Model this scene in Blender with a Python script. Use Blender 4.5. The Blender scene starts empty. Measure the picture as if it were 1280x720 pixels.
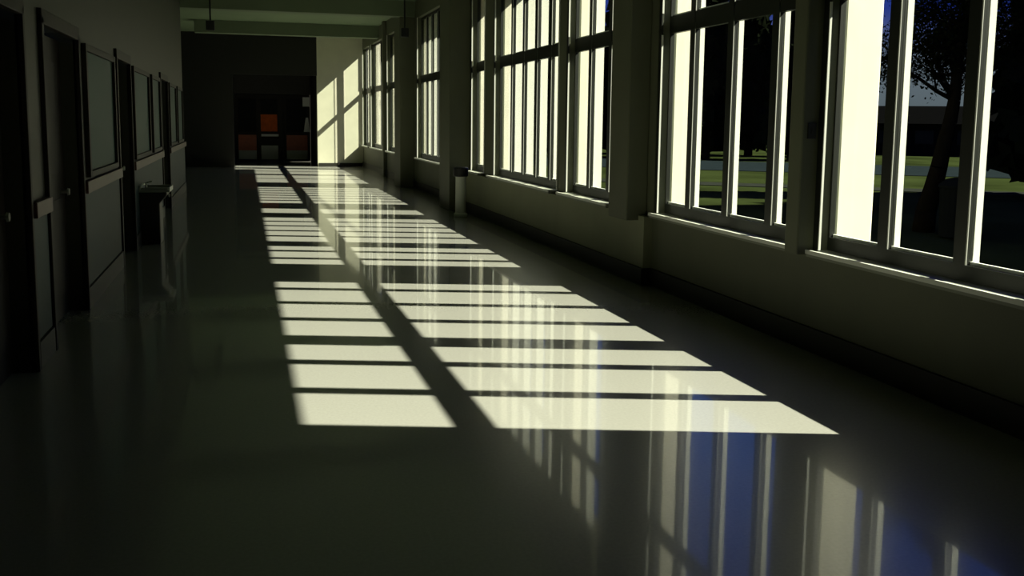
import bpy, bmesh, math, random
from mathutils import Matrix, Vector
random.seed(7)
sc = bpy.context.scene
col = sc.collection

# ------------------------------------------------------------------ materials
def mat(name, base, rough=.6, spec=.5, metal=0, noise=None, ior=1.5, coat=0, coat_rough=.05, bump=None):
    m = bpy.data.materials.new(name); m.use_nodes = True
    nt = m.node_tree; b = nt.nodes['Principled BSDF']
    b.inputs['Base Color'].default_value = (*base, 1)
    b.inputs['Roughness'].default_value = rough
    b.inputs['Metallic'].default_value = metal
    b.inputs['IOR'].default_value = ior
    b.inputs['Specular IOR Level'].default_value = spec
    b.inputs['Coat Weight'].default_value = coat
    b.inputs['Coat Roughness'].default_value = coat_rough
    tc = nt.nodes.new('ShaderNodeTexCoord')
    if noise:
        sc_, amt = noise
        n = nt.nodes.new('ShaderNodeTexNoise'); n.inputs['Scale'].default_value = sc_
        n.inputs['Detail'].default_value = 6
        nt.links.new(tc.outputs['Object'], n.inputs['Vector'])
        r = nt.nodes.new('ShaderNodeMapRange')
        r.inputs['From Min'].default_value = .3; r.inputs['From Max'].default_value = .7
        r.inputs['To Min'].default_value = 1-amt; r.inputs['To Max'].default_value = 1+amt
        nt.links.new(n.outputs['Fac'], r.inputs['Value'])
        v = nt.nodes.new('ShaderNodeVectorMath'); v.operation = 'SCALE'
        v.inputs[0].default_value = base
        nt.links.new(r.outputs['Result'], v.inputs['Scale'])
        nt.links.new(v.outputs['Vector'], b.inputs['Base Color'])
    if bump:
        s_, st, dist = bump
        n = nt.nodes.new('ShaderNodeTexNoise'); n.inputs['Scale'].default_value = s_
        n.inputs['Detail'].default_value = 1
        nt.links.new(tc.outputs['Object'], n.inputs['Vector'])
        bp = nt.nodes.new('ShaderNodeBump'); bp.inputs['Strength'].default_value = st
        bp.inputs['Distance'].default_value = dist
        nt.links.new(n.outputs['Fac'], bp.inputs['Height'])
        nt.links.new(bp.outputs['Normal'], b.inputs['Normal'])
    return m

def glass_mat(name, tint, refl):
    m = bpy.data.materials.new(name); m.use_nodes = True
    nt = m.node_tree; nt.nodes.clear()
    out = nt.nodes.new('ShaderNodeOutputMaterial')
    tr = nt.nodes.new('ShaderNodeBsdfTransparent'); tr.inputs[0].default_value = (*tint, 1)
    gl = nt.nodes.new('ShaderNodeBsdfGlossy'); gl.inputs['Roughness'].default_value = .02
    gl.inputs[0].default_value = (refl, refl, refl, 1)
    fr = nt.nodes.new('ShaderNodeFresnel'); ge = nt.nodes.new('ShaderNodeNewGeometry'); im = nt.nodes.new('ShaderNodeMix')
    im.inputs[2].default_value = 1.15; im.inputs[3].default_value = 1/1.15
    nt.links.new(ge.outputs['Backfacing'], im.inputs[0]); nt.links.new(im.outputs[0], fr.inputs['IOR'])
    mx = nt.nodes.new('ShaderNodeMixShader')
    nt.links.new(fr.outputs[0], mx.inputs[0]); nt.links.new(tr.outputs[0], mx.inputs[1])
    nt.links.new(gl.outputs[0], mx.inputs[2]); nt.links.new(mx.outputs[0], out.inputs[0])
    return m

M = dict(
    floor = mat('polished_floor', (.27,.265,.235), .26, .5, noise=(60,.06), ior=1.45, coat=.6, coat_rough=.045, bump=(2.2,.1,.006)),
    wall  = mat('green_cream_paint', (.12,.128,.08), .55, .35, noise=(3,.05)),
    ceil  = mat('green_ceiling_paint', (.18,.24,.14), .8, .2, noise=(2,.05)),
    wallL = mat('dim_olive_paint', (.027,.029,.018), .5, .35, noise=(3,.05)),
    beam  = mat('beam_paint', (.16,.20,.125), .8, .2, noise=(2,.05)),
    base  = mat('black_rubber_base', (.018,.017,.012), .5, .4),
    bronze= mat('dark_bronze_aluminium', (.012,.014,.009), .45, .5),
    white = mat('white_painted_fin', (.86,.86,.74), .6, .3),
    bead  = mat('pale_aluminium_bead', (.75,.76,.68), .35, .5),
    cream = mat('cream_painted_pier', (.86,.82,.66), .7, .3, noise=(4,.03)),
    glass = glass_mat('window_glass', (.93,.95,.93), .8),
    stool = mat('stone_window_ledge', (.22,.23,.18), .5, .4),
    darkwood = mat('dark_stained_wood', (.012,.010,.007), .5, .2, noise=(12,.3)),
    frost = mat('teal_frosted_glass', (.022,.062,.05), .5, .15),
    rail  = mat('red_brown_wood_rail', (.05,.022,.018), .4, .5, noise=(15,.2)),
    dado  = mat('blue_grey_dado_panel', (.03,.05,.05), .5, .15, noise=(4,.05)),
    red   = mat('rust_red_door_panel', (.42,.075,.02), .4, .5, noise=(10,.12)),
    steel = mat('brushed_steel', (.55,.58,.54), .3, .5, metal=1),
    pale  = mat('pale_metal_kick_plate', (.42,.46,.42), .4, .5),
    paper = mat('white_paper', (.75,.77,.74), .8, .2),
    orange= mat('orange_poster', (.62,.12,.02), .7, .2, noise=(9,.15)),
    blackp= mat('black_plastic', (.012,.012,.010), .4, .5),
    urn   = mat('grey_enamel', (.6,.63,.52), .45, .5),
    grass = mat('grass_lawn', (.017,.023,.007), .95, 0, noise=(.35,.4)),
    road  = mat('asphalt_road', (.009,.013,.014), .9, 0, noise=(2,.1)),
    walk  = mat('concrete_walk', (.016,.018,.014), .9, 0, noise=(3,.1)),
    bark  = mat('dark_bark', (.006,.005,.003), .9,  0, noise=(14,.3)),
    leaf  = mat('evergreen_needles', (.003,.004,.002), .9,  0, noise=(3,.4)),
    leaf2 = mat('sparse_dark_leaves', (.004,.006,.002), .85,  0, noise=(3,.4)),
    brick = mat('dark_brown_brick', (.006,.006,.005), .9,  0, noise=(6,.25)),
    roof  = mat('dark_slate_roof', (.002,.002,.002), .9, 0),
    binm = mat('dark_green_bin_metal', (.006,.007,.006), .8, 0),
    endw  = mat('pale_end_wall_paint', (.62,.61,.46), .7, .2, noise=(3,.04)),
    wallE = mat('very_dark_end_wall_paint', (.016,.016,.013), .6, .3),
    wall2 = mat('bounce_lit_cream_paint', (.25,.26,.165), .6, .3, noise=(3,.05)),  # wall paint raised in tone: sunlight bounced off the floor, put into the colour
    dglass= mat('dark_house_glass', (.006,.007,.008), .5, .1),
)

# ------------------------------------------------------------------ mesh helpers
class MB:
    def __init__(s): s.v=[]; s.f=[]
    def box(s, x0,x1,y0,y1,z0,z1):
        n=len(s.v)
        s.v += [(x,y,z) for z in (z0,z1) for y in (y0,y1) for x in (x0,x1)]
        s.f += [tuple(n+i for i in q) for q in ((0,2,3,1),(4,5,7,6),(0,1,5,4),(2,6,7,3),(0,4,6,2),(1,3,7,5))]
        return s
    def tube(s, a,b,ra,rb,seg=8,cap=True):
        a=Vector(a); b=Vector(b); d=(b-a).normalized()
        u=d.orthogonal().normalized(); w=d.cross(u); n=len(s.v)
        for c,r in ((a,ra),(b,rb)):
            for i in range(seg):
                t=2*math.pi*i/seg; s.v.append(tuple(c+u*math.cos(t)*r+w*math.sin(t)*r))
        for i in range(seg):
            j=(i+1)%seg; s.f.append((n+i,n+j,n+seg+j,n+seg+i))
        if cap:
            s.f.append(tuple(n+seg-1-i for i in range(seg))); s.f.append(tuple(n+seg+i for i in range(seg)))
        return s
    def lathe(s, cx,cy,prof,seg=28):
        n=len(s.v)
        for r,z in prof:
            for i in range(seg):
                t=2*math.pi*i/seg; s.v.append((cx+r*math.cos(t),cy+r*math.sin(t),z))
        for k in range(len(prof)-1):
            for i in range(seg):
                j=(i+1)%seg; s.f.append((n+k*seg+i,n+k*seg+j,n+(k+1)*seg+j,n+(k+1)*seg+i))
        s.f.append(tuple(n+seg-1-i for i in range(seg))); m=n+(len(prof)-1)*seg
        s.f.append(tuple(m+i for i in range(seg)))
        return s
    def prism(s, pts, axis, a, b):
        # pts: outline in the two other axes, extruded along axis from a to b
        n=len(s.v); k=len(pts)
        for t in (a,b):
            for p,q in pts:
                s.v.append({'x':(t,p,q),'y':(p,t,q),'z':(p,q,t)}[axis])
        s.f.append(tuple(n+k-1-i for i in range(k))); s.f.append(tuple(n+k+i for i in range(k)))
        for i in range(k):
            j=(i+1)%k; s.f.append((n+i,n+j,n+k+j,n+k+i))
        return s
    def build(s, name, m, parent=None, bevel=0, smooth=False, label=None, kind=None):
        me=bpy.data.meshes.new(name); me.from_pydata(s.v,[],s.f)
        bm=bmesh.new(); bm.from_mesh(me)
        bmesh.ops.recalc_face_normals(bm,faces=bm.faces); bm.to_mesh(me); bm.free()
        me.materials.append(m)
        if smooth:
            for p in me.polygons: p.use_smooth=True
        o=bpy.data.objects.new(name,me); col.objects.link(o)
        if parent is not None:
            o.parent=parent
            o.matrix_parent_inverse=Matrix.Translation(-parent.location) if parent.rotation_euler.z==0 else parent.matrix_basis.inverted()
        if bevel:
            b=o.modifiers.new('bevel','BEVEL'); b.width=bevel; b.segments=2; b.limit_method='ANGLE'
        if label: o['label']=label
        if kind: o['kind']=kind
        return o
def thing(name, loc, label, cat, group=None):
    o=bpy.data.objects.new(name,None); col.objects.link(o); o.location=loc
    o['label']=label; o['category']=cat
    if group: o['group']=group
    return o
def tag(o,label,cat,group=None):
    o['label']=label; o['category']=cat
    if group: o['group']=group
    return o
def struct(o,label=None,cat=None):
    o['kind']='structure'
    if label: o['label']=label
    if cat: o['category']=cat
    return o
def sroot(name,loc,label,cat):
    o=bpy.data.objects.new(name,None); col.objects.link(o); o.location=loc
    return struct(o,label,cat)

# ------------------------------------------------------------------ sizes
XI=3.84            # inner face of the window wall
XG=3.95            # glass plane
XO=4.00            # outer face
ZS, ZT0, ZT1, ZTOP = .71, 2.44, 2.60, 3.90
CEIL=4.30
YE=33.0            # end wall
YB=-6.0
XL=-1.30
# windows: (far-to-near order of the numbering is by Y) y0, y1, mullions
WIN=[(3.92,5.92,[4.61,5.31]),(6.11,8.68,[6.74,7.46,8.18]),(9.75,11.45,[10.25,10.9]),
     (11.8,15.1,[12.45,13.1,13.75,14.4]),(15.75,16.72,[]),(17.75,22.3,[18.4,19.05,19.7,20.35,21.0,21.65]),
     (23.85,27.2,[25.5]),(27.6,30.8,[29.2]),(31.2,32.97,[32.74])]
WDESC=['nearest tall window at the right edge of the picture, two dark mullions, bare tree beyond',
 'tall window between the switch pier and the big near pilaster, lawn seen through it',
 'tall window just beyond the big near pilaster, cut in three lights',
 'wide tall window with five bright strips in the middle of the window wall',
 'narrow slit window just in front of the pilaster with the ash urn',
 'wide tall window just beyond the pilaster with the ash urn',
 'tall far window just beyond the farthest pilaster',
 'tall far window, second from the end wall',
 'tall window touching the sunlit end wall']

# ------------------------------------------------------------------ floor, ceiling
f=MB().box(-5.0,3.99,YB-.2,39.0,-.15,0).build('floor',M['floor']); struct(f,'polished pale floor with bars of sunlight','floor')
c=MB().box(-5.0,3.99,YB-.2,39.0,CEIL,CEIL+.25).build('ceiling',M['ceil']); struct(c,'dim green painted ceiling','ceiling')
for i,y in enumerate((2.5,9.0,16.2,22.6,28.9)):
    o=MB().box(XL,XI,y,y+.38,3.95,CEIL).build('trim_%d'%(i+1),M['beam'],bevel=.01)
    struct(o,['ceiling beam nearest the camera, above the picture','ceiling beam level with the big near pilaster','ceiling beam level with the ash urn','ceiling beam level with the third pilaster','farthest ceiling beam before the dark doors'][i],'beam')

# ------------------------------------------------------------------ window wall
w=MB()
w.box(XI,XO,YB,YE,0,.68)                       # below the windows
               # thicker low wall in the middle
w.box(XI,XO,YB,YE,ZTOP,CEIL)                   # header
prev=YB
for y0,y1,_ in WIN:
    w.box(XI,XO,prev,y0,.68,ZTOP); prev=y1
w.box(XI,XO,prev,YE,.68,ZTOP)
struct(MB().box(XI-.09,XI,8.76,16.84,0,.68).build('trim_40',M['wall2']),'thick low wall under the middle windows, floor bounce light put into its colour','wall')
struct(w.build('wall_right',M['wall']),'green cream window wall with a low parapet','wall')
b=MB()
b.box(XI-.025,XI,YB,8.735,0,.17); b.box(XI-.115,XI-.09,8.735,16.84,0,.17); b.box(XI-.09,XI,8.735,8.76,0,.17)
b.box(XI-.025,XI,17.6,YE-.02,0,.17)
struct(b.build('baseboard_right',M['base']),'black rubber baseboard under the windows','baseboard')

# exterior piers and the roof overhang
o=MB().box(XO,4.66,YB,30.0,3.93,4.12).build('trim_6',M['cream']); struct(o,'roof overhang outside above the windows','overhang')
n=7
for (a,bb,dep,lab) in ((5.93,6.0,.29,'sunlit cream outer pier seen through the nearest window'),
                   (8.70,9.73,.24,'sunlit cream outer pier seen through the window with the lawn'),
                   (11.47,11.78,.24,'sunlit outer pier beyond the big near pilaster'),
                   (15.12,15.73,.24,'sunlit outer pier in front of the ash urn'),
                   (16.75,17.73,.24,'sunlit outer pier behind the ash urn'),
                   (22.32,23.83,.24,'sunlit outer pier at the third pilaster'),
                   (27.22,27.58,.4,'sunlit outer pier, second from the end'),
                   (33.02,33.30,1.2,'sunlit outer return wall at the end of the corridor'),
                   (30.82,31.18,.5,'sunlit outer pier nearest the end wall')):
    o=MB().box(XO,XO+dep,a,bb,-.1,3.93).build('trim_%d'%n,M['cream'],bevel=.008); n+=1
    struct(o,lab,'pier')

for i,(y0,y1,mu) in enumerate(WIN):
    r=sroot('window_%d'%(i+1),(XG,(y0+y1)/2,ZS),WDESC[i],'window')
    # perimeter frame + transom
    fr=MB(); a,bf=XG-.02,XG+.022
    fr.box(a,bf,y0,y1,.68,.815); fr.box(a,bf,y0,y1,ZTOP-.05,ZTOP)
    fr.box(a,bf,y0,y0+.02,.815,ZTOP-.05); fr.box(a,bf,y1-.02,y1,.815,ZTOP-.05)
    fr.build('window_frame',M['bronze'],r)
    MB().box(a-.004,bf,y0,y1,ZT0,ZT1).build('transom',M['bronze'],r)
    # stone ledge and pale bead round the opening
    xs = XI-.07 if not (8.7<y0<16.4) else XI-.12
    MB().box(xs,a,y0-.01,y1+.01,.68,.722).build('window_ledge',M['stool'],r)
    bd=MB(); bd.box(xs-.008,xs+.004,y0-.012,y1+.012,.70,.729)
    dd=.06 if i<8 else .012
    bd.box(XI-.018,XI-.002,y1-dd,y1-dd+.01,.73,ZT0-.02); bd.box(XI-.018,XI-.002,y1-dd,y1-dd+.01,ZT1+.02,ZTOP)
    MB().box(XI-.018,XI-.002,y1-dd+.01,y1+.012,.73,ZTOP).build('window_reveal',M['bronze'],r)
    bd.box(XI-.014,XI,y0-.014,y0+.004,.73,ZTOP)
    bd.build('window_bead',M['bead'],r,label='pale bright bead around the opening')
    ys=[y0]+mu+[y1]
    for m_ in mu:
        hw_=.05 if i<8 else .025
        mm=MB().box(a,a+.016,m_-hw_-.005,m_+hw_+.005,.815,ZTOP-.05).box(a+.016,bf,m_-hw_,m_+hw_,.815,ZTOP-.05)
        mm.build('mullion',M['bronze'],r)
        MB().box(a-.004,a,m_-.057,m_-.047,.815,ZTOP-.05).build('mullion_bead',M['bead'],r,label='thin pale edge strip')
        MB().box(bf+.006,bf+(.05 if i<2 else .11 if i<5 else .24 if i<8 else .02),m_-hw_,m_+hw_,.70,3.92).build('outer_fin',M['white'],r,label='white sunlit fin outside the mullion')
    for k in range(len(ys)-1):
        p0=ys[k]+(.02 if k==0 else .05); p1=ys[k+1]-(.02 if k==len(ys)-2 else .05)
        for z0,z1 in ((.815,ZT0),(ZT1,ZTOP-.05)):
            MB().box(XG+.002,XG+.008,p0,p1,z0,z1).build('window_pane',M['glass'],r)
            # glazing stops: slim pale line at the foot of every pane
            MB().box(XG+.008,XG+.024,p0,p1,z0-.0,z0+.02).build('glazing_stop',M['bead'],r,label='pale strip at the foot of the pane')

# interior pilasters (trim)
for i,(x,y0,y1,lab) in enumerate(((3.70,5.935,6.105,'narrow pier with the wall switch between the two nearest windows'),(3.62,8.90,9.4,'big near pilaster stopping above the low wall'),)):
    o=MB().box(x,XI,y0,y1,(.69,.63)[i],(3.95,CEIL)[i]).build('trim_%d'%n,M['wall'],bevel=.012); n+=1; struct(o,lab,'pilaster')
for x,y0,y1,lab in ((3.47,16.84,17.74,'pilaster standing behind the ash urn'),(3.5,22.7,23.6,'third pilaster toward the end wall'),
                    (3.74,27.32,27.56,'shallow fourth pilaster near the end wall')):
    o=MB().box(x,XI,y0,y1,0,CEIL).build('trim_%d'%n,M['wall'],bevel=.012); n+=1; struct(o,lab,'pilaster')

# ------------------------------------------------------------------ end of the corridor
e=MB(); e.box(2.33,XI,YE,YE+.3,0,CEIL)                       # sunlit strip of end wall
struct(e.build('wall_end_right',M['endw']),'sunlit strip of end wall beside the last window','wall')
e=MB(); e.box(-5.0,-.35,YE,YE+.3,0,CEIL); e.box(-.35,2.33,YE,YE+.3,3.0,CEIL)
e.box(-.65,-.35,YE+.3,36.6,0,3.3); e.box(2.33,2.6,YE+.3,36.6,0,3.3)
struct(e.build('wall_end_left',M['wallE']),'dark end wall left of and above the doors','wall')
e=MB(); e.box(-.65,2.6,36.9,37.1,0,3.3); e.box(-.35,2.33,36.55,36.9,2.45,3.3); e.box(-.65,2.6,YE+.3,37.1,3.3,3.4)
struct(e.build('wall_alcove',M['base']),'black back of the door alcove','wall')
struct(MB().box(-4.98,-.36,YE-.025,YE,0,.17).box(2.36,XI-.03,YE-.025,YE,0,.12).build('baseboard_end',M['base']),'black baseboard along the end wall','baseboard')

def corridor_door(name,x0,x1,y,notice,lab):
    r=sroot(name,((x0+x1)/2,y,0),lab,'door')
    fr=MB(); fr.box(x0,x0+.10,y,y+.06,.02,2.42); fr.box(x1-.10,x1,y,y+.06,.02,2.42)
    fr.box(x0+.1,x1-.1,y,y+.06,2.28,2.42); fr.box(x0+.1,x1-.1,y,y+.06,.98,1.08); fr.box(x0+.1,x1-.1,y,y+.06,.02,.10)
    fr.build('door_frame',M['darkwood'],r)
    MB().box(x0+.1,x1-.1,y+.02,y+.045,.42,.98).build('door_panel',M['red'],r,bevel=.006)
    MB().box(x0+.1,x1-.1,y+.01,y+.05,.10,.42).build('kick_plate',M['pale'],r)
    MB().box(x0+.1,x1-.1,y+.025,y+.035,1.08,2.28).build('door_glass',M['dglass'],r)
    return r
YD=36.5
# left leaf shows a lower red panel and, beside it, a pale kick plate
d1=corridor_door('door_1',-.33,.50,YD,True,'left dark door with a rust red lower panel at the end')
d2=sroot('door_2',(.83,YD,0),'middle narrow door with orange notice and white push bar','door')
fr=MB(); fr.box(.50,.56,YD,YD+.06,.02,2.42); fr.box(1.16,1.34,YD,YD+.06,.02,2.42); fr.box(.56,1.16,YD,YD+.06,2.28,2.42); fr.box(.56,1.16,YD,YD+.06,1.02,1.09)
fr.box(.56,1.16,YD,YD+.06,.60,.66)
fr.build('door_frame',M['darkwood'],d2)
MB().box(.56,1.16,YD+.02,YD+.04,.10,.60).build('kick_plate',M['pale'],d2)
MB().box(.56,1.16,YD+.02,YD+.04,.66,1.02).build('door_panel',M['darkwood'],d2)
MB().box(.56,1.16,YD+.025,YD+.035,1.09,2.28).build('door_glass',M['dglass'],d2)
MB().box(.57,1.18,YD-.06,YD-.025,.93,1.01).box(.60,.63,YD-.03,YD+.02,.95,.99).box(1.12,1.15,YD-.03,YD+.02,.95,.99).build('push_bar',M['paper'],d2,bevel=.005,label='white push bar')
tag(MB().box(.56,1.14,YD+.012,YD+.024,1.11,1.72).build('poster',M['orange']),'orange poster on the glass of the middle end door above the push bar','poster')
d3=corridor_door('door_3',1.36,2.31,YD,False,'right dark door with a rust red lower panel at the end')
s=thing('exit_sign',(2.17,YD-.06,2.16),'small pale sign high on the right end door','sign')
MB().box(2.05,2.29,YD-.05,YD-.015,2.02,2.36).build('sign_plate',M['paper'],s,bevel=.006)
MB().box(2.14,2.20,YD-.015,YD+.0,2.10,2.28).build('mounting_bracket',M['blackp'],s)
tag(MB().prism([(2.08,1.10),(2.30,1.10),(2.24,1.62),(2.16,1.62)],'y',YD-.008,YD+.02).build('notice',M['paper']),'small pale tapering notice on the glass of the right end door','notice')

# ------------------------------------------------------------------ left wall
LW=MB()
LYE=22.6
doors=[(4.6,6.5),(7.15,8.55),(11.05,12.25),(16.6,18.0)]
prev=YB
for y0,y1 in doors:
    LW.box(XL-.25,XL,prev,y0,0,2.25); prev=y1
LW.box(XL-.25,XL,prev,LYE,0,2.25)
LW.box(XL-.25,XL,YB,LYE,2.25,CEIL)
LW.box(-5.0,XL-.25,LYE-.25,LYE,0,CEIL)
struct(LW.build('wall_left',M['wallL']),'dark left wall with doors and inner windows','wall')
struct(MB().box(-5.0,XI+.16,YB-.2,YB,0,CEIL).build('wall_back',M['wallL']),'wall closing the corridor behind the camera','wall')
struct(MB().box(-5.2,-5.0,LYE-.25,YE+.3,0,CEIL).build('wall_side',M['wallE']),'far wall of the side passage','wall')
bl=MB(); pv=YB
for y0,y1 in doors:
    bl.box(XL,XL+.025,pv+.02,y0-.08,0,.17); pv=y1+.06
bl.box(XL,XL+.025,pv,LYE,0,.17)
struct(bl.build('baseboard_left',M['base']),'black baseboard under the left wall','baseboard')
for i,(y0,y1) in enumerate(doors):
    r=sroot('door_%d'%(4+i),(XL-.1,(y0+y1)/2,0),['nearest dark door at the left edge of the picture','second dark door on the left with a pale transom panel above','dark door between the teal inner windows','farthest dark door on the left wall'][i],'door')
    MB().box(XL-.02,XL+.03,y0-.07,y0,0,2.25).box(XL-.02,XL+.03,y1,y1+.05,0,2.25).box(XL-.02,XL+.03,y0-.07,y1+.05,2.20,2.30).build('door_frame',M['darkwood'],r,bevel=.005)
    if i in (0,3) or True:
        MB().box(XL-.17,XL-.12,y0+.005,y1-.005,.01,2.19).build('door_leaf',M['darkwood'],r,bevel=.004)
        st=MB()
        for (za,zb) in ((.2,.95),(1.15,2.0)):
            st.box(XL-.118,XL-.112,y0+.15,(y0+y1)/2-.06,za,zb).box(XL-.118,XL-.112,(y0+y1)/2+.06,y1-.15,za,zb)
        st.build('raised_panel',M['darkwood'],r,bevel=.002)
    MB().tube((XL-.12,y1-.22,1.0),(XL-.06,y1-.22,1.0),.014,.014).tube((XL-.066,y1-.22,1.0),(XL-.05,y1-.22,1.0),.03,.026,16).build('door_handle',M['steel'],r,label='steel knob')
# inner windows with teal frosted glass
IW=[(8.85,10.75),(12.5,14.5),(14.9,16.3),(18.3,20.0),(20.4,22.0)]
for i,(y0,y1) in enumerate(IW):
    r=sroot('window_%d'%(10+i),(XL+.02,(y0+y1)/2,1.1),['nearest teal inner window on the left wall','teal inner window just beyond the dark middle door','third inner window on the left wall','fourth inner window on the left wall','farthest inner window on the left wall'][i],'window')
    z0,z1=1.08,2.20
    fr=MB().box(XL,XL+.04,y0,y0+.07,z0,z1).box(XL,XL+.04,y1-.07,y1,z0,z1).box(XL,XL+.04,y0+.07,y1-.07,z1-.06,z1).box(XL,XL+.04,y0+.07,y1-.07,z0,z0+.05)
    fr.build('window_frame',M['darkwood'],r,bevel=.004)
    MB().box(XL,XL+.012,y0+.07,y1-.07,z0+.05,z1-.06).build('window_pane',M['frost'],r)
# dado rail and dado panels
dr=MB(); dp=MB(); pv=YB
segs=[]
for y0,y1 in doors: segs.append((pv+.06,y0-.09)); pv=y1
segs.append((pv+.06,LYE))
for a,bb in segs:
    dr.box(XL,XL+.05,a,bb,.96,1.06); dp.box(XL,XL+.012,a,bb,.18,.95)
struct(dr.build('trim_%d'%n,M['rail'],bevel=.005),'red brown rail along the left wall','rail'); n+=1
struct(dp.build('trim_%d'%n,M['dado']),'blue grey panelling under the left rail','panelling'); n+=1
# fountain
ft=thing('drinking_fountain',(XL+.2,13.1,0),'steel topped drinking fountain by the left wall beyond the dark middle door','drinking fountain')
MB().prism([(XL+.012,0.0),(XL+.25,0.0),(XL+.25,.52),(XL+.34,.62),(XL+.34,.66),(XL+.012,.66)],'y',12.85,13.3).build('pedestal',M['blackp'],ft,bevel=.012)
bs=MB(); bs.box(XL+.012,XL+.38,12.8,13.35,.66,.685); bs.box(XL+.012,XL+.04,12.8,13.35,.685,.74); bs.box(XL+.36,XL+.38,12.8,13.35,.685,.72)
bs.box(XL+.04,XL+.36,12.8,12.82,.685,.72); bs.box(XL+.04,XL+.36,13.33,13.35,.685,.72)
bs.build('basin',M['steel'],ft,bevel=.004,label='bright steel basin')
MB().tube((XL+.08,13.07,.685),(XL+.08,13.07,.77),.012,.012).tube((XL+.08,13.07,.765),(XL+.15,13.07,.785),.011,.009).build('spout',M['steel'],ft)
MB().tube((XL+.34,13.07,.60),(XL+.36,13.07,.60),.02,.02,14).build('push_button',M['steel'],ft)

# ------------------------------------------------------------------ things on the right side
u=thing('ash_urn',(3.44,15.75,0),'standing grey ash urn with a black lid before the second pilaster','ash urn')
MB().lathe(3.44,15.75,[(.10,0),(.115,.01),(.115,.05),(.088,.07),(.085,.655),(.10,.67)]).build('urn_body',M['urn'],u,smooth=False)
MB().lathe(3.44,15.75,[(.11,.67),(.125,.685),(.125,.80),(.115,.82),(.09,.83)]).build('urn_lid',M['blackp'],u,label='wide black lid')
sw=thing('light_switch',(3.77,5.93,1.62),'small dark wall switch on the pier between the two nearest windows','switch')
MB().box(3.735,3.80,5.922,5.9345,1.50,1.61).build('switch_plate',M['blackp'],sw,bevel=.003)
MB().box(3.76,3.775,5.912,5.922,1.54,1.57).build('toggle',M['blackp'],sw)
for (x,y,lab) in ((-.67,22.3,'thin dark hanging rod with a small box below the ceiling at the left'),(3.55,22.3,'thin dark rod with a box hanging high beside the third pilaster')):
    h=thing('hanging_speaker',(x,y,CEIL),lab,'speaker')
    MB().tube((x,y,CEIL-.001),(x,y,3.66),.018,.018).build('hanging_rod',M['blackp'],h)
    MB().box(x-.09,x+.09,y-.08,y+.08,3.46,3.66).build('speaker_box',M['blackp'],h,bevel=.012)

# ------------------------------------------------------------------ outdoors
GZ=-.20
def ground(name,x0,x1,y0,y1,z,m,lab,cat):
    return struct(MB().box(x0,x1,y0,y1,z-.3,z).build(name,m),lab,cat)
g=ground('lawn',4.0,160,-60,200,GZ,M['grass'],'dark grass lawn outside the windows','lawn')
# road running diagonally across the view
def strip(name,off,w,z,m,lab,cat):
    d=Vector((math.sin(math.radians(35)),math.cos(math.radians(35)),0)); nrm=Vector((d.y,-d.x,0))
    c=d*off; mb=MB(); L=70
    p=[c-nrm*22-d*w/2,c+nrm*L-d*w/2,c+nrm*L+d*w/2,c-nrm*22+d*w/2]
    mb.prism([(q.x,q.y) for q in p],'z',z-.05,z)
    return struct(mb.build(name,m),lab,cat)
strip('road',42,9,GZ+.02,M['road'],'grey blue road crossing beyond the lawn','road')
strip('footpath',29,1.4,GZ+.02,M['walk'],'pale path across the lawn','path')

def crown(mb,c,rx,rz,nleaf,size):
    for _ in range(nleaf):
        while True:
            q=Vector((random.uniform(-1,1),random.uniform(-1,1),random.uniform(-1,1)))
            if .25<q.length<1: break
        p_=Vector(c)+Vector((q.x*rx,q.y*rx,q.z*rz))
        a=Vector((random.gauss(0,1),random.gauss(0,1),random.gauss(0,1))).normalized()
        b_=a.orthogonal().normalized(); cc=a.cross(b_); s_=size*random.uniform(.5,1.2)
        k=len(mb.v)
        mb.v+= [tuple(p_+b_*s_),tuple(p_+cc*s_*.6),tuple(p_-b_*s_),tuple(p_-cc*s_*.6)]
        mb.f.append((k,k+1,k+2,k+3))
def evergreen(x,y,hgt,r,lab,grp):
    t=thing('evergreen_tree',(x,y,GZ),lab,'tree',grp)
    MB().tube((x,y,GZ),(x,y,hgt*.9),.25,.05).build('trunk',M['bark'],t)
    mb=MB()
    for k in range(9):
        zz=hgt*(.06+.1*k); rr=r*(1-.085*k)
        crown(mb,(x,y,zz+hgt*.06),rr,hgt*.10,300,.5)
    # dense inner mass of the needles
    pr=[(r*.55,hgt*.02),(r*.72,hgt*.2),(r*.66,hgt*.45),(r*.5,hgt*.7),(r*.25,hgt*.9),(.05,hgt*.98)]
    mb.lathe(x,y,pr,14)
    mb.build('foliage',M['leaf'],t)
def az(a,d): return (d*math.sin(math.radians(a)), d*math.cos(math.radians(a)))
E_=[(17,50,9),(19.4,56,10),(21.8,50,9.5),(24.2,56,10.5),(26.6,50,9.5),(29,56,10.5),(31.4,50,9.5),(33.6,56,9)]
EL=['leftmost tall evergreen beyond the road','second tall evergreen from the left beyond the road','third tall evergreen from the left beyond the road','fourth tall evergreen from the left beyond the road','fourth tall evergreen from the right beyond the road','third tall evergreen from the right beyond the road','second evergreen from the right, behind the lawn window','rightmost evergreen beyond the road, beside the open sky']
for (a,d,h_),l in zip(E_,EL):
    x,y=az(a,d); evergreen(x,y,h_,1.7,l,'evergreens beyond the road')
for a,d,h_,l in ((45.2,28,10.5,'near dark evergreen at the right edge of the picture'),(55.5,28,10,'near dark evergreen just outside the right edge'),):
    x,y=az(a,d); evergreen(x,y,h_,2.0,l,'near evergreens')
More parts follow.
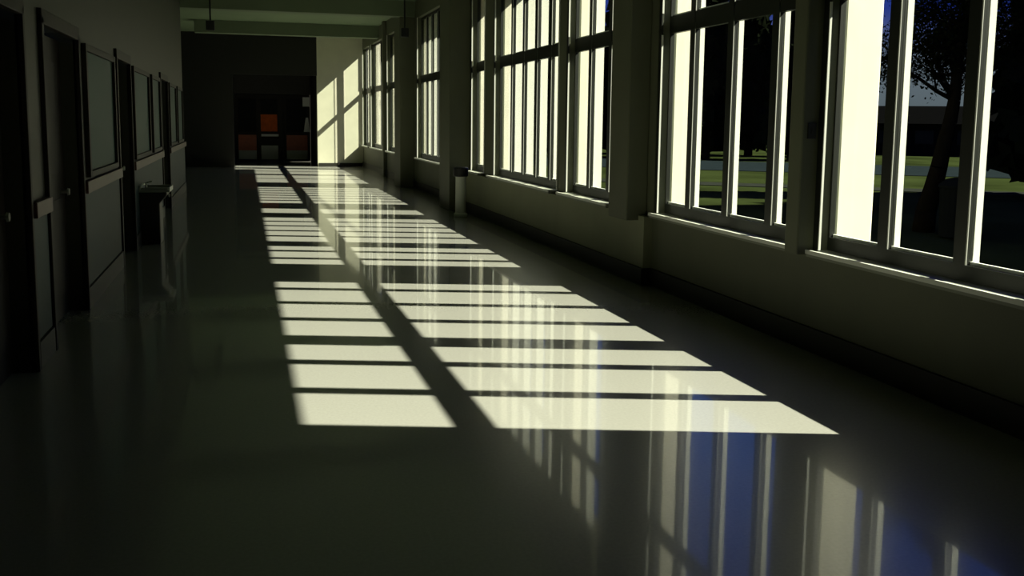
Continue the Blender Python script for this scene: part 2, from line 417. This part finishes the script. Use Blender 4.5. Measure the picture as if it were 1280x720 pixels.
# unseen wing, added to keep the near lawn in shade
hw=sroot('added_shade_wing',(33,-3,GZ),'tall dark brick building wing outside the right edge, added unseen to shade the near lawn','building')
MB().box(26,40,-32,13,GZ,17.5).build('shade_wing_wall',M['brick'],hw)
MB().box(25.7,40.3,-32.3,13.3,17.5,17.9).build('shade_wing_roof',M['roof'],hw)
for fl in range(4):
    for k in range(6):
        MB().box(25.96,26,-29+k*7.5,-26+k*7.5,1.2+fl*4,3.4+fl*4).build('shade_wing_window',M['dglass'],hw)
# low dark house behind the bare tree
hx,hy=az(39.5,66)
hs=thing('house',(hx,hy,GZ),'low dark brick house far behind the bare tree','house')
hs.rotation_euler.z=math.radians(-38); bpy.context.view_layer.update()
def local(mb,nm,m,**k):
    o=mb.build(nm,m,None,**k); o.parent=hs; return o
local(MB().box(-4.6,4.6,-3,3,0,1.9),'house_wall',M['brick'])
local(MB().prism([(-3.5,1.9),(3.5,1.9),(0,3.0)],'x',-5,5),'house_roof',M['roof'])
for k in range(4):
    local(MB().box(-4.2+k*2.3,-3.2+k*2.3,-3.06,-3,.7,1.5),'house_window',M['dglass'])

def bare_tree(x,y,hgt,r0,lab,seed,lean):
    random.seed(seed)
    t=thing('bare_tree',(x,y,GZ),lab,'tree')
    mb=MB(); tips=[]
    def limb(p,d,L,r,lv):
        n_=4
        for k in range(n_):
            d=(d+Vector((random.gauss(0,.13),random.gauss(0,.13),random.gauss(0,.10)+.04))).normalized()
            q=p+d*(L/n_); r2=max(r*.80,.004); mb.tube(p,q,r,r2,5 if lv<3 else 3,cap=False)
            if lv<4:
                for _ in range(2 if lv<3 else 1):
                    ax=Vector((random.gauss(0,1),random.gauss(0,1),random.gauss(0,.6))).normalized()
                    limb(q,(d*.6+ax).normalized(),L*random.uniform(.38,.62),r2*.6,lv+1)
            if lv>=3: tips.append(q)
            p,r=q,r2
    p=Vector((x,y,GZ)); d=Vector((lean,-lean*.6,1)).normalized(); r=r0; N=14
    for k in range(N):
        q=p+d*hgt/N; q+=Vector((random.gauss(0,.03),random.gauss(0,.03),0))
        r2=r*.90; mb.tube(p,q,r,r2,9,cap=(k==0))
        if q.z>1.7:
            for _ in range(3):
                a=random.uniform(0,6.283); L=(1.9-.09*k)
                limb(q,Vector((math.cos(a),math.sin(a),random.uniform(.25,.9))).normalized(),L,r2*.42,1)
        p,r=q,r2
    mb.build('trunk',M['bark'],t,smooth=True)
    lf=MB()
    for q in tips:
        if random.random()<.35: crown(lf,q,.2,.2,3,.032)
    lf.build('foliage',M['leaf2'],t)
bare_tree(11.15,14.0,5.2,.19,'bare branching tree on the lawn seen through the nearest window',5,.07)
# dark litter bin beside the bare tree
lx,ly=11.0,13.0
lb=thing('litter_bin',(lx,ly,GZ),'dark round litter bin at the foot of the bare tree','bin')
MB().lathe(lx,ly,[(.24,GZ+.021),(.28,GZ+.04),(.30,GZ+.80),(.31,GZ+.82)],20).build('bin_body',M['binm'],lb)
MB().lathe(lx,ly,[(.325,GZ+.82),(.325,GZ+.86),(.22,GZ+.95),(.10,GZ+.98)],20).build('bin_lid',M['binm'],lb)

# ------------------------------------------------------------------ light
sd=bpy.data.lights.new('sun','SUN'); sd.energy=20.0; sd.angle=math.radians(.53); sd.color=(1,.97,.80)
so=bpy.data.objects.new('sun',sd); col.objects.link(so)
so.rotation_euler=Vector((-1,.301,-.895)).to_track_quat('-Z','Y').to_euler(); so.location=(20,-5,20)
wd=bpy.data.worlds.new('world'); sc.world=wd; wd.use_nodes=True
nt=wd.node_tree; bg=nt.nodes['Background']
tc=nt.nodes.new('ShaderNodeTexCoord'); sp=nt.nodes.new('ShaderNodeSeparateXYZ'); cr=nt.nodes.new('ShaderNodeValToRGB')
nt.links.new(tc.outputs['Generated'],sp.inputs[0]); nt.links.new(sp.outputs['Z'],cr.inputs[0]); nt.links.new(cr.outputs[0],bg.inputs[0])
el=cr.color_ramp.elements; el[0].position=0; el[0].color=(.10,.125,.14,1); el[1].position=.5; el[1].color=(.04,.05,.45,1)
e2=el.new(.06); e2.color=(.13,.16,.20,1); e4=el.new(.27); e4.color=(.03,.15,.62,1); e3=el.new(.11); e3.color=(.02,.04,.26,1)
bg.inputs[1].default_value=1.0

# ------------------------------------------------------------------ camera
R=[[0.963645, -0.26693, 0.011689], [0.021484, 0.121016, 0.992418], [0.266321, 0.956087, -0.122351]]
cam=bpy.data.cameras.new('camera'); co=bpy.data.objects.new('camera',cam); col.objects.link(co)
r_,u_,d_=[Vector(v) for v in R]
co.matrix_world=Matrix(((r_.x,u_.x,-d_.x,0),(r_.y,u_.y,-d_.y,0),(r_.z,u_.z,-d_.z,1.6),(0,0,0,1)))
cam.lens=34.035; cam.sensor_width=36; cam.sensor_fit='HORIZONTAL'
cam.shift_x=-3.654/1280; cam.shift_y=-59.94/1280; cam.clip_start=.05; cam.clip_end=500
sc.camera=co
sc.view_settings.view_transform='Standard'; sc.view_settings.look='None'
sc.view_settings.exposure=0; sc.view_settings.gamma=1; sc.view_settings.use_curve_mapping=False
sc.cycles.max_bounces=10; sc.cycles.diffuse_bounces=5; sc.cycles.transparent_max_bounces=24
sc.cycles.use_denoising=True
